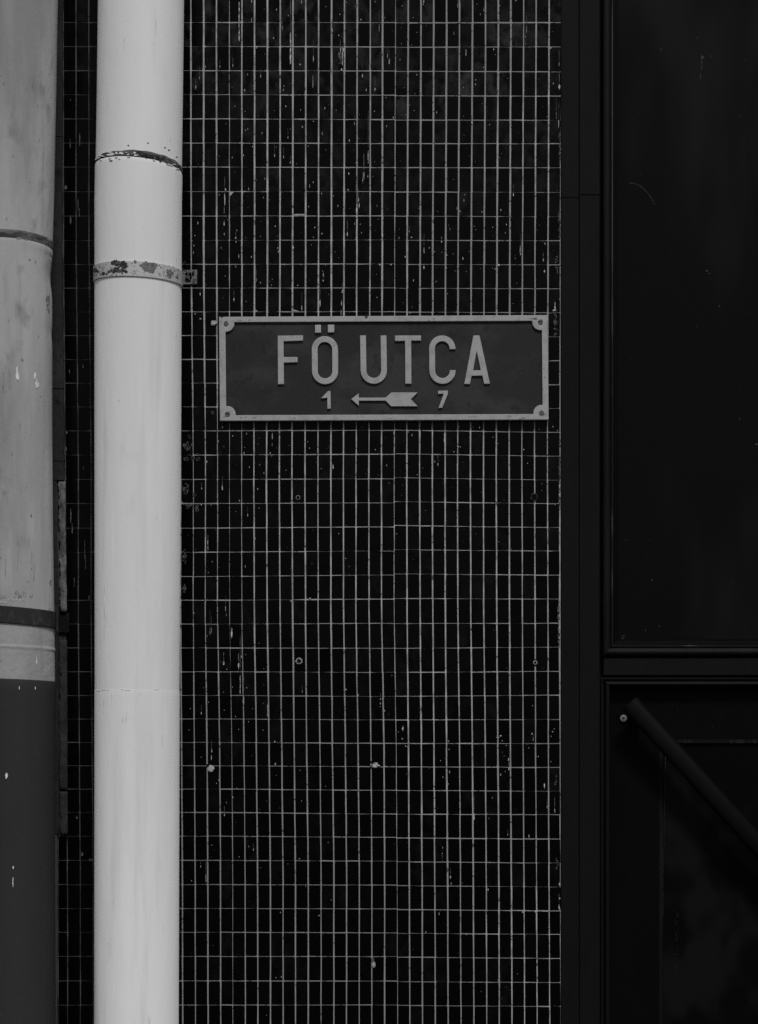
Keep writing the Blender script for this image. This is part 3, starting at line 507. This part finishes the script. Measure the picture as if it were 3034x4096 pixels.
for i in range(NS):      # a ragged upper edge, thin at the left
    a = 2 * math.pi * i / NS; cut = (max(0, -math.cos(a)) * 9 + max(0, math.cos(a) - .75) * 30 + 2.5 * math.sin(5 * a + 1) * math.sin(11 * a) + rs.uniform(0, 2.5)) * kp
    for k in (0, 1): v[k * NS + i] = (v[k * NS + i][0], v[k * NS + i][1], v[k * NS + i][2] - cut)
sl = obj('joint_ring', v, f, M['sealant'], wp, True)
s_up = cyl_surf(cw, DP, lambda y: 171.2 * kp); s_lo = cyl_surf(cw, DP, rw)
def jline(x): t = (x - 557) / 172; return 602 + 46 * (1 - math.sqrt(max(0, 1 - t * t * .96))) + 13 * t
mb = MB()
for i in range(14):
    x = 557 + 160 * math.sin(R(rs.uniform(-84, 84))); drop(mb, x, jline(x) + rs.uniform(22, 36) + (0 if x > 480 else 4), rs.uniform(5, 14), rs.uniform(2.5, 6), .0006, cyl_surf(cw, DP, lambda y: 173.5 * kp), .0008, rs.choice([0, 1, 1, 1, 1]))
for i in range(26):
    x = rs.uniform(540, 700); drop(mb, x, jline(x) + rs.uniform(8, 20), rs.uniform(6, 18), rs.uniform(4, 9), .0013, s_up, .0006, 0)
for _ in range(26):
    x = rs.uniform(396, 575); drop(mb, x, jline(x) + rs.uniform(9, 20), rs.uniform(8, 22), rs.uniform(3, 7), .0014, s_up, .0004, 1)
for x, y in ((612, 572), (536, 582), (674, 590), (688, 600), (714, 628), (470, 634), (468, 645), (525, 633), (604, 635), (681, 655), (650, 640)):
    drop(mb, x, y, rs.uniform(4, 8), rs.uniform(3, 6), .0002, s_up if y < 630 else s_lo, .0003, 0)
o = mb.obj('grime', [M['rust'], M['white_pipe']], wp); o['kind'] = 'stuff'
mb = MB()
for x, y, w, h in ((637, 2420, 7, 34), (402, 2434, 5, 20), (644, 2050, 4, 60), (440, 2480, 6, 60), (437, 2400, 3, 160), (436, 2540, 3, 80), (455, 2632, 4, 5), (612, 2930, 4, 7), (664, 2960, 8, 60), (603, 3395, 4, 5), (413, 3738, 4, 6), (456, 3775, 4, 14), (573, 3902, 5, 6), (578, 3891, 4, 5), (480, 3922, 5, 9), (667, 3710, 4, 40), (598, 4020, 6, 5), (477, 2790, 3, 60), (594, 910, 3, 12), (606, 1005, 4, 10), (500, 1600, 8, 12), (526, 80, 4, 16), (672, 480, 4, 30), (300 + 390, 560, 3, 8)):
    drop(mb, x, y, w * .8, h, 0, s_lo if y > 650 else s_up, .0002)
M['scuff'] = mat('faint_scuff', .58, .8, .1, [((90, 90, 40), 3, .4, .6, .70)])
for x, y, w, h in ((408, 2763, 24, 1.6), (432, 2759, 22, 1.8), (452, 2760, 14, 1.2), (512, 2757, 10, 1.2), (534, 2761, 26, 1.8), (640, 2758, 18, 1), (470, 2800, 3, 60)):
    drop(mb, x, y, w, h, .0004, s_lo, .0002)
o = mb.obj('scuff_mark', M['scuff'], wp); o['kind'] = 'stuff'
# clamp
T2 = 7 * kp; P2 = -7 * kp
v, f = tube([ringpts(cw(1075), y, DP, 173.5 * kp + e, T2, P2) for y, e in ((1043, .0002), (1043.2, .0016), (1043.6, .0019), (1045, .0020), (1047, .0020), (1101, .0020), (1103, .0020), (1104.4, .0019), (1104.8, .0016), (1105, .0002))], False)
band = obj('clamp_band', v, f, M['galv'], wp, True)
mb = MB(); a = P(722, 1139, .02); b = P(786, 1082, .02)
mb.box(a[0] - .01, b[0], -.0035, -.0006, P(0, 1138.5)[2], P(0, 1081)[2]); mb.box(a[0] - .012, P(735, 0)[0], -.11, -.0035, P(0, 1136)[2], P(0, 1084)[2])
br = mb.obj('bracket', M['plate'], band); mb = MB()
s_bd = lambda px, py, o: P(px, py, o)
for x, y, w, h, n in ((757, 1110, 30, 40, 30), (752, 1122, 20, 20, 16), (775, 1095, 12, 20, 10), (740, 1052, 10, 10, 4)): smear(mb, x, y, w, h, .0036, n, m=0, sz=(4, 11))
mb.obj('rust_stain', M['rust'], band)['kind'] = 'stuff'
mb = MB()
s_cl = cyl_surf(cw, DP, lambda y: 173.5 * kp + .0020)
def bend(x): t = (x - 554) / 172; return 26 * (1 - math.sqrt(max(0, 1 - t * t * .96))) + 7 * t
mb = MB()
for x, y, w, h, n in ((488, 1054, 40, 18, 50), (518, 1060, 30, 26, 60), (500, 1078, 50, 20, 26), (470, 1084, 34, 10, 16), (515, 1086, 34, 16, 16), (612, 1060, 60, 30, 60), (617, 1074, 40, 24, 36), (625, 1052, 60, 8, 20), (688, 1076, 24, 22, 14), (692, 1090, 10, 10, 5), (395, 1078, 24, 30, 10), (436, 1094, 24, 8, 8), (564, 1048, 6, 5, 3), (717, 1085, 5, 8, 3)):
    for _ in range(n):
        q = rs.random() ** .5; a = rs.uniform(0, 6.28); xx = x + math.cos(a) * q * w / 2; yy = y + math.sin(a) * q * h / 2; s_ = rs.uniform(4, 13)
        drop(mb, xx, max(1046, min(1099, yy)) + bend(xx) - bend(x) * 0, s_, s_ * rs.uniform(.7, 1.2), .0002, s_cl, .0003, 1 if x > 560 else 0, 8)
for _ in range(90):
    x = 554 + 168 * math.sin(R(rs.uniform(-80, 80))); drop(mb, x, rs.uniform(1047, 1099) + bend(x), rs.uniform(1.5, 4), rs.uniform(1.5, 3.5), .0002, s_cl, .0002, rs.choice([0, 1, 1]), 7)
mb.obj('rust_stain', [M['rust'], M['rust_pale']], band)['kind'] = 'stuff'

# --- grey pipe at the left
DG = .112
gp = thing('downpipe', 'dirty grey rain pipe at the left edge, painted dark below its steel band', 'rain pipe', (P(45, 3000, DG)[0], -DG, 0))
RG = 158 * kp
eg = lambda y: float(np.interp(y, [-900, 0, 300, 700, 920, 1000, 1700, 2200, 2430, 2720, 3300, 4096, 6600], [252, 231, 226, 218, 212, 208, 208, 212, 216.5, 219.5, 218.5, 221, 228]))
cg = lambda y: eg(y) - 158
TG = 8 * kp
v, f = tube([ringpts(cg(y), y, DG, RG - .0006, TG if y > 300 else 0) for y in (-1250, -900, -300, 0, 300, 700, 930, 1000)])
obj('pipe_section', v, f, M['grey_pipe'], gp, True)
dn = lambda y: 9 * kp * math.exp(-((y - 1070) / 55) ** 2) + 3 * kp * math.exp(-((y - 1300) / 30) ** 2)
rr = [ringpts(cg(950), 944 + dy, DG, RG - e, TG) for dy, e in ((3, .004), (1, .0025), (2, .0013), (6, .0004), (14, 0), (20, 0), (28, 0))]
v, f = tube(rr + [ringpts(cg(y), y, DG, RG, TG * .2, 0, dn(y)) for y in list(range(985, 1400, 15)) + [1600, 1700]] + [ringpts(cg(y), y, DG, RG, 0) for y in (1800, 1950, 2120, 2438)])
obj('pipe_section', v, f, M['grey_pipe'], gp, True)
v, f = tube([ringpts(cg(y), y, DG, RG + e, t * kp) for y, e, t in ((2436, -.0004, 8), (2440, 0, 8), (2572, 0, 6), (2579, 0, 6), (2581, .0012, 6), (2588, .0010, 6), (2594, 0, 6), (2600, 0, 6), (2620, 0, 6), (2735, 0, 8))])
obj('pipe_section', v, f, M['grey_pipe_low'], gp, True, )
v, f = tube([ringpts(cg(y), y, DG, RG + e, t * kp) for y, e, t in ((2714, -.0005, 6), (2716, .0012, 6), (2719, .0016, 6), (2760, .0012, 4), (3300, .0004, 0), (4096, .0004, 0), (6560, .0004, 0))])
obj('painted_base', v, f, M['dark_pipe'], gp, True)
v, f = tube([ringpts(cg(930), y, DG, RG - .0006 + e, TG) for y, e in ((916, .0001), (918, .0012), (932, .0014), (948, .0006))], False)
obj('joint_ring', v, f, M['sealant_grey'], gp, True)
v, f = tube([ringpts(cg(2460), y, DG, RG + e, 13 * kp, -2 * kp) for y, e in ((2424, .0003), (2424.3, .0025), (2425, .003), (2427, .003), (2488, .003), (2491, .003), (2491.7, .0025), (2492, .0003))], False)
band = obj('clamp_band', v, f, M['dark_band'], gp, True)
mb = MB(); mb.box(P(205, 0)[0], P(280, 0)[0], -.006, -.002, P(0, 2530)[2], P(0, 2452)[2]); mb.box(P(214, 0)[0] - .02, P(226, 0)[0], -.11, -.006, P(0, 2522)[2], P(0, 2460)[2])
mb.obj('bracket', M['dark_bracket'], band)
s_g = cyl_surf(cg, DG, lambda y: RG if y < 2710 else RG + .001)
mb = MB()
for x, y, w, h in ((98, 1502, 10, 42), (96, 1480, 5, 40), (160, 1505, 6, 40), (166, 1535, 9, 44), (18, 1643, 14, 6), (24, 2012, 8, 16), (28, 1990, 4, 30), (6, 2120, 12, 10), (57, 3101, 12, 26), (6, 2910, 12, 30), (10, 2925, 8, 26), (4, 3122, 8, 10), (106, 2751, 3, 18), (163, 2752, 3, 12), (167, 2640, 3, 34), (83, 3470, 6, 16), (82, 3530, 4, 40), (4, 3860, 8, 60), (6, 4010, 14, 26), (18, 4030, 10, 24), (2, 3940, 8, 20), (16, 3550, 4, 8)):
    drop(mb, x, y, w * (1.3 if y < 1700 else 1), h, .0003, s_g, .0005, 0)
mb.obj('paint_drip', mat('white_drip', .72, .8, .1, [((200, 200, 80), 3, .45, .65, .5)]), gp)['kind'] = 'stuff'
mb = MB()
for x, y, w, h in ((44, 1530, 9, 90), (142, 1038, 7, 12), (4, 1240, 10, 5), (140, 2170, 3, 40), (150, 2230, 3, 60), (158, 2290, 3, 60), (156, 2320, 5, 14), (149, 2274, 5, 8), (137, 2328, 8, 8), (100, 2240, 2, 90), (52, 2270, 3, 80), (200, 1195, 10, 24), (203, 1240, 6, 20), (28, 1480, 4, 100), (68, 1520, 4, 80), (178, 1585, 4, 6), (20, 3540, 3, 8), (37, 300, 3, 6), (26, 238, 4, 10), (154, 340, 3, 40), (210, 2330, 8, 30), (130, 1950, 5, 6)):
    drop(mb, x, y, w, h, .0001, s_g, .0002, 0)
for x, y, w, h, n in ((30, 2390, 60, 16, 10), (120, 2380, 110, 30, 12), (205, 1215, 12, 80, 14), (150, 950, 110, 16, 24), (15, 2250, 40, 240, 24), (12, 1700, 30, 300, 16)): smear(mb, x, y, w, h, .0001, n, s_g, 0, (4, 13))
mb.obj('grime', mat('pipe_grime', .17, .9, .1, [((120, 120, 60), 3, .4, .6, .25)]), gp)['kind'] = 'stuff'
mb = MB()
for x, y, w, h, n in ((34, 2410, 50, 7, 26), (90, 2398, 90, 8, 22), (50, 2580, 40, 4, 16)): smear(mb, x, y, w, h, .0003, n, s_g, 0, (3, 9))
mb.obj('paint_curl', mat('lifted_paint', .40, .8, .1, [((90, 90, 80), 3, .4, .6, .30)]), gp)['kind'] = 'stuff'

# ---------------------------------------------------------------- neighbouring wall edge
pw = thing('plaster_wall', 'cracked grey rendered wall edge showing between the grey pipe and the black tiles', 'wall', (P(230, 0)[0], 0, 0))
mb = MB(); mb.box(-3.5, P(231, 0)[0], -.006, .29, -.2, ztop - .01)
mb.obj('wall_body', M['plaster'], pw)
def ragged(mb, xs0, xs1, y0, y1, df, n, j0, j1, seed, jd=.001):
    q = random.Random(seed); v = []; f = []
    for i in range(n + 1):
        y = y0 + (y1 - y0) * i / n; a, b = xs0(y) + q.uniform(-j0, j0), xs1(y) + q.uniform(-j1, j1); w = b - a
        for x, d in ((a, -.004), (a + w * .06, df), (a + w * .35, df + q.uniform(-jd, jd)), (a + w * .7, df + q.uniform(-jd, jd)), (b - w * .05, df), (b, -.004)): v.append(P(x, y, d))
    for i in range(n):
        for k in range(5): f.append((i * 6 + k, (i + 1) * 6 + k, (i + 1) * 6 + k + 1, i * 6 + k + 1))
    f += [(0, 1, 2, 3, 4, 5), tuple(n * 6 + k for k in range(6))[::-1]]
    mb.add(v, f)
xr_ = lambda y: float(np.interp(y, [0, 900, 1400, 1900, 2500, 3340], [255, 252, 258, 262, 270, 273]))
for y0, y1, sd in ((-500, 545, 1), (548, 1553, 2), (1557, 1843, 3), (1846, 1920, 4)):
    mb = MB(); ragged(mb, lambda y: 190, xr_, y0, y1, .009, max(3, int((y1 - y0) / 40)), 0, 2.2, sd, .0006); mb.obj('edge_strip', M['strip'], pw)
mb = MB(); ragged(mb, lambda y: 190, lambda y: xr_(y) - 34, 1921, 3335, .0075, 40, 0, 1.5, 5, .001); mb.obj('edge_strip', M['strip'], pw)
mb = MB(); ragged(mb, lambda y: xr_(y) - 28, xr_, 1926, 2446, .011, 40, 4, 1.2, 6, .0006); mb.obj('mortar_patch', M['mortar'], pw, smooth=True)
mb = MB(); ragged(mb, lambda y: xr_(y) - 33, xr_, 2560, 3160, .009, 40, 2, .8, 7, .0014); mb.obj('mortar_patch', M['mortar_low'], pw, smooth=True)
mb = MB(); ragged(mb, lambda y: xr_(y) - 33, xr_, 3166, 3338, .009, 14, 2, .8, 8, .0012); mb.obj('mortar_patch', M['mortar_low'], pw, smooth=True)

# ---------------------------------------------------------------- door frame and door
XC2 = 6542.0
def both(fn): fn(lambda x: x); fn(lambda x: XC2 - x)
YB = HY + EYE * S
df_ = thing('doorway', 'black painted doorway surround of two flat boards beside the tiles', 'doorway', (P(3271, 0)[0], 0, 0))
for side in (0, 1):
    X = (lambda a, b: (a, b)) if side == 0 else (lambda a, b: (XC2 - b, XC2 - a))
    mb = MB(); mb.bar(*X(2246, 2318), -.006, -.2, -720, 787, .0008); mb.bar(*X(2246, 2318.4), -.0064, -.2, 787.4, YB, .0008)
    mb.obj('architrave', M['frame_paint'], df_)
    mb = MB(); mb.bar(*X(2320, 2403), -.0085, -.2, -720, 774, .001); mb.bar(*X(2320.3, 2402.6), -.0089, -.2, 774.4, YB, .001)
    mb.obj('jamb', M['frame_paint'], df_)
mb = MB(); mb.bar(2246, XC2 - 2246, -.006, -.2, -800, -723); mb.obj('head', M['frame_paint'], df_)

door = thing('door', 'black panelled door with dusty glass above and a slanting push bar below', 'door', (P(3271, 0)[0], .02, 0))
def sweep(name, x0, yt, yb, prof, m, sm=False):
    loops = []
    for o_, d in prof:
        xa, xb = P(x0 + o_, 0)[0], P(XC2 - x0 - o_, 0)[0]; za, zb = P(0, yb - o_)[2], P(0, yt + o_)[2]
        loops.append([(xa, -d, za), (xb, -d, za), (xb, -d, zb), (xa, -d, zb)])
    v = [p for l in loops for p in l]; f = [(k * 4 + i, k * 4 + (i + 1) % 4, (k + 1) * 4 + (i + 1) % 4, (k + 1) * 4 + i) for k in range(len(prof) - 1) for i in range(4)]
    return obj(name, v, f, m, door, sm)
def roll(o0, o1, d0, h, n=8): return [(o0 + (o1 - o0) * (.5 - .5 * math.cos(math.pi * i / n)), d0 + h * math.sin(math.pi * i / n)) for i in range(n + 1)]
mb = MB(); mb.bar(2404, 2414, -.022, -.06, -715, YB - 30, .001); mb.obj('stile', M['panel_paint'], door)
mb = MB(); mb.bar(XC2 - 2414, XC2 - 2404, -.022, -.06, -715, YB - 30, .001); mb.obj('stile', M['panel_paint'], door)
sweep('glass_moulding', 2410, -700, 2626, [(0, -.05), (2, -.018)] + roll(4, 36, -.012, .007) + [(38, -.018), (41, -.018)], M['roll_paint'])
sweep('glazing_bead', 2450.5, -659.5, 2585.5, [(0, -.03), (0, -.0135), (1.5, -.0125), (5, -.0125), (7, -.016), (8, -.036)], M['putty'])
sweep('glazing_rebate', 2458.6, -651, 2577, [(0, -.03), (4, -.034), (19, -.0352), (23, -.0352), (26, -.037)], M['panel_paint'])
mb = MB(); a, b = P(2470, 2568), P(XC2 - 2470, -640); mb.box(a[0], b[0], .0362, .042, a[2], b[2]); gl = mb.obj('glass_pane', M['glass'], door)
mb = MB(); mb.bar(2416, XC2 - 2416, -.0125, -.06, 2628, 2703, .002); mb.obj('middle_rail', M['door_paint'], door)
sweep('panel_moulding', 2404, 2704, YB - 40, [(0, -.05), (1, -.019), (4, -.019), (6, -.012), (12, -.012), (14, -.02), (19, -.02)] + roll(20, 40, -.013, .005) + [(42, -.022), (42.5, -.045)], M['door_paint'])
# lower panel with its sunk glass
x0, x1, y0, y1 = 2440, XC2 - 2440, 2740, YB - 80
ix0, iy0, iy1 = 2648, 2958, YB - 330
mb = MB()
for a, b, c, d in ((x0, ix0, y0, y1), (XC2 - ix0, x1, y0, y1), (ix0, XC2 - ix0, y0, iy0), (ix0, XC2 - ix0, iy1, y1)): mb.bar(a, b, -.034, -.06, c, d, .0001)
mb.obj('lower_panel', M['panel_paint'], door)
sweep('panel_bead', ix0, iy0, iy1, [(0, -.05), (0, -.0337), (14, -.0334), (16, -.0345), (19, -.041)], M['bead'])
mb = MB(); a, b = P(ix0 + 6, iy1 - 6), P(XC2 - ix0 - 6, iy0 + 6); mb.box(a[0], b[0], .0395, .044, a[2], b[2]); mb.obj('glass_pane', M['glass_low'], door)
# push bar
def along(px0, py0, t, s_, d): ux, uy = .670, .742; return P(px0 + ux * t + uy * s_, py0 + uy * t - ux * s_, d)
A0 = (2519, 2811); mb = MB(); W, T0, T1 = 38, .004, .026; LEN = 1240
sec = []
for i in range(20):
    a = 2 * math.pi * i / 20; c, s_ = math.cos(a), math.sin(a)
    sec.append((math.copysign(abs(c) ** .75, c) * W, (T0 + T1) / 2 + math.copysign(abs(s_) ** .75, s_) * (T1 - T0) / 2))
v = []; ts = (0, 3, LEN - 3, LEN)
for t in ts:
    k = .93 if t in (0, LEN) else 1
    v += [along(*A0, t, a * k, (T0 + T1) / 2 + (d - (T0 + T1) / 2) * k) for a, d in sec]
f = [(j * 20 + i, (j + 1) * 20 + i, (j + 1) * 20 + (i + 1) % 20, j * 20 + (i + 1) % 20) for j in range(3) for i in range(20)] + [tuple(range(20)), tuple(range(60, 80))[::-1]]
hd = obj('push_bar', v, f, M['bar'], door, True)
for t0 in (26, LEN - 70):
    mb = MB(); c8_ = [(t0, -20), (t0 + 44, -20), (t0 + 44, 20), (t0, 20)]
    mb.add([along(*A0, a, b, .014) for a, b in c8_] + [along(*A0, a, b, -.0345) for a, b in c8_], [(0, 1, 2, 3), (7, 6, 5, 4), (0, 4, 5, 1), (1, 5, 6, 2), (2, 6, 7, 3), (3, 7, 4, 0)])
    mb.obj('standoff', M['bar'], hd)
mb = MB(); fl = [(-2, -70), (44, -70), (50, -20), (50, 24), (-4, 24)]
mb.add([along(*A0, a, b, -.0315) for a, b in fl] + [along(*A0, a, b, -.035) for a, b in fl], [(0, 1, 2, 3, 4)] + [(i, 5 + i, 5 + (i + 1) % 5, (i + 1) % 5) for i in range(5)])
mb.obj('foot_plate', M['panel_paint'], hd)
screw(2495, 2873, 13.5, -.031, 20, hd, mats=[M['bright_screw'], M['screw_dark']], cross=True, slot=.22)
mb = MB(); s_gl = lambda x, y, o: P(x, y, o)
for x, y, w, h in ((2810, 228, 12, 18), (2808, 260, 5, 50), (2803, 310, 4, 30), (2842, 224, 6, 8), (2789, 152, 8, 6), (2890, 225, 4, 4), (2981, 242, 4, 5), (2833, 287, 5, 5), (2555, 455, 4, 4), (2565, 700, 4, 6), (2958, 462, 4, 5), (2828, 1083, 9, 8), (2838, 1094, 8, 6), (2878, 1225, 7, 8), (2790, 1306, 5, 8), (2959, 1676, 3, 12), (2960, 1560, 3, 8), (2504, 2159, 7, 3), (2602, 2163, 7, 4), (2591, 2221, 4, 4), (2609, 2319, 6, 10), (2931, 2328, 3, 4), (2584, 2520, 4, 10), (2638, 2504, 3, 10), (2645, 198, 8, 12), (3028, 1777, 14, 7)):
    drop(mb, x, y, w, h, -.0362, s_gl, .0003)
smear(mb, 2494, 2548, 18, 16, -.0352, 12, s_gl, 0, (3, 6))
for i in range(24):
    t = i / 23; drop(mb, 2520 + 100 * t, 732 + 84 * t ** 2.2, 4.4, 5, -.0362, s_gl, .0002, n=6)
mb.obj('dirt_and_glint', mat('glass_dirt', .055, .9, .05, [((200, 200, 200), 3, .4, .65, .02)]), door)['kind'] = 'stuff'
mb = MB()
for i in range(46):
    y = rs.uniform(3640, 3930); drop(mb, 2705 + rs.choice([-3, 3, 6]) + rs.uniform(-3, 3), y, 3, 4, -.0395, s_gl, .0003, n=6)
for x, y, w, h in ((2660, 2752, 14, 3), (2600, 2752, 10, 3), (2690, 2753, 8, 3), (2658, 2764, 5, 5), (2690, 2818, 5, 4), (2850, 2905, 8, 5)): drop(mb, x, y, w, h, -.034, s_gl, .0003)
for y, h, w in ((3052, 60, 6), (3120, 90, 2.6), (3215, 110, 2.2), (3330, 120, 1.8), (3450, 110, 1.6), (3590, 160, 1.3)): drop(mb, 2662 - (y - 3052) * .016, y, w, h, -.0334, s_gl, .0002)  # glint along the bead's arris, painted as thin pale slivers
mb.obj('dirt_and_glint', mat('panel_dirt', .03, .9, .05, [((200, 200, 200), 3, .4, .65, .012)]), door)['kind'] = 'stuff'  # one material for the panel's dirt and the painted glint of the bead
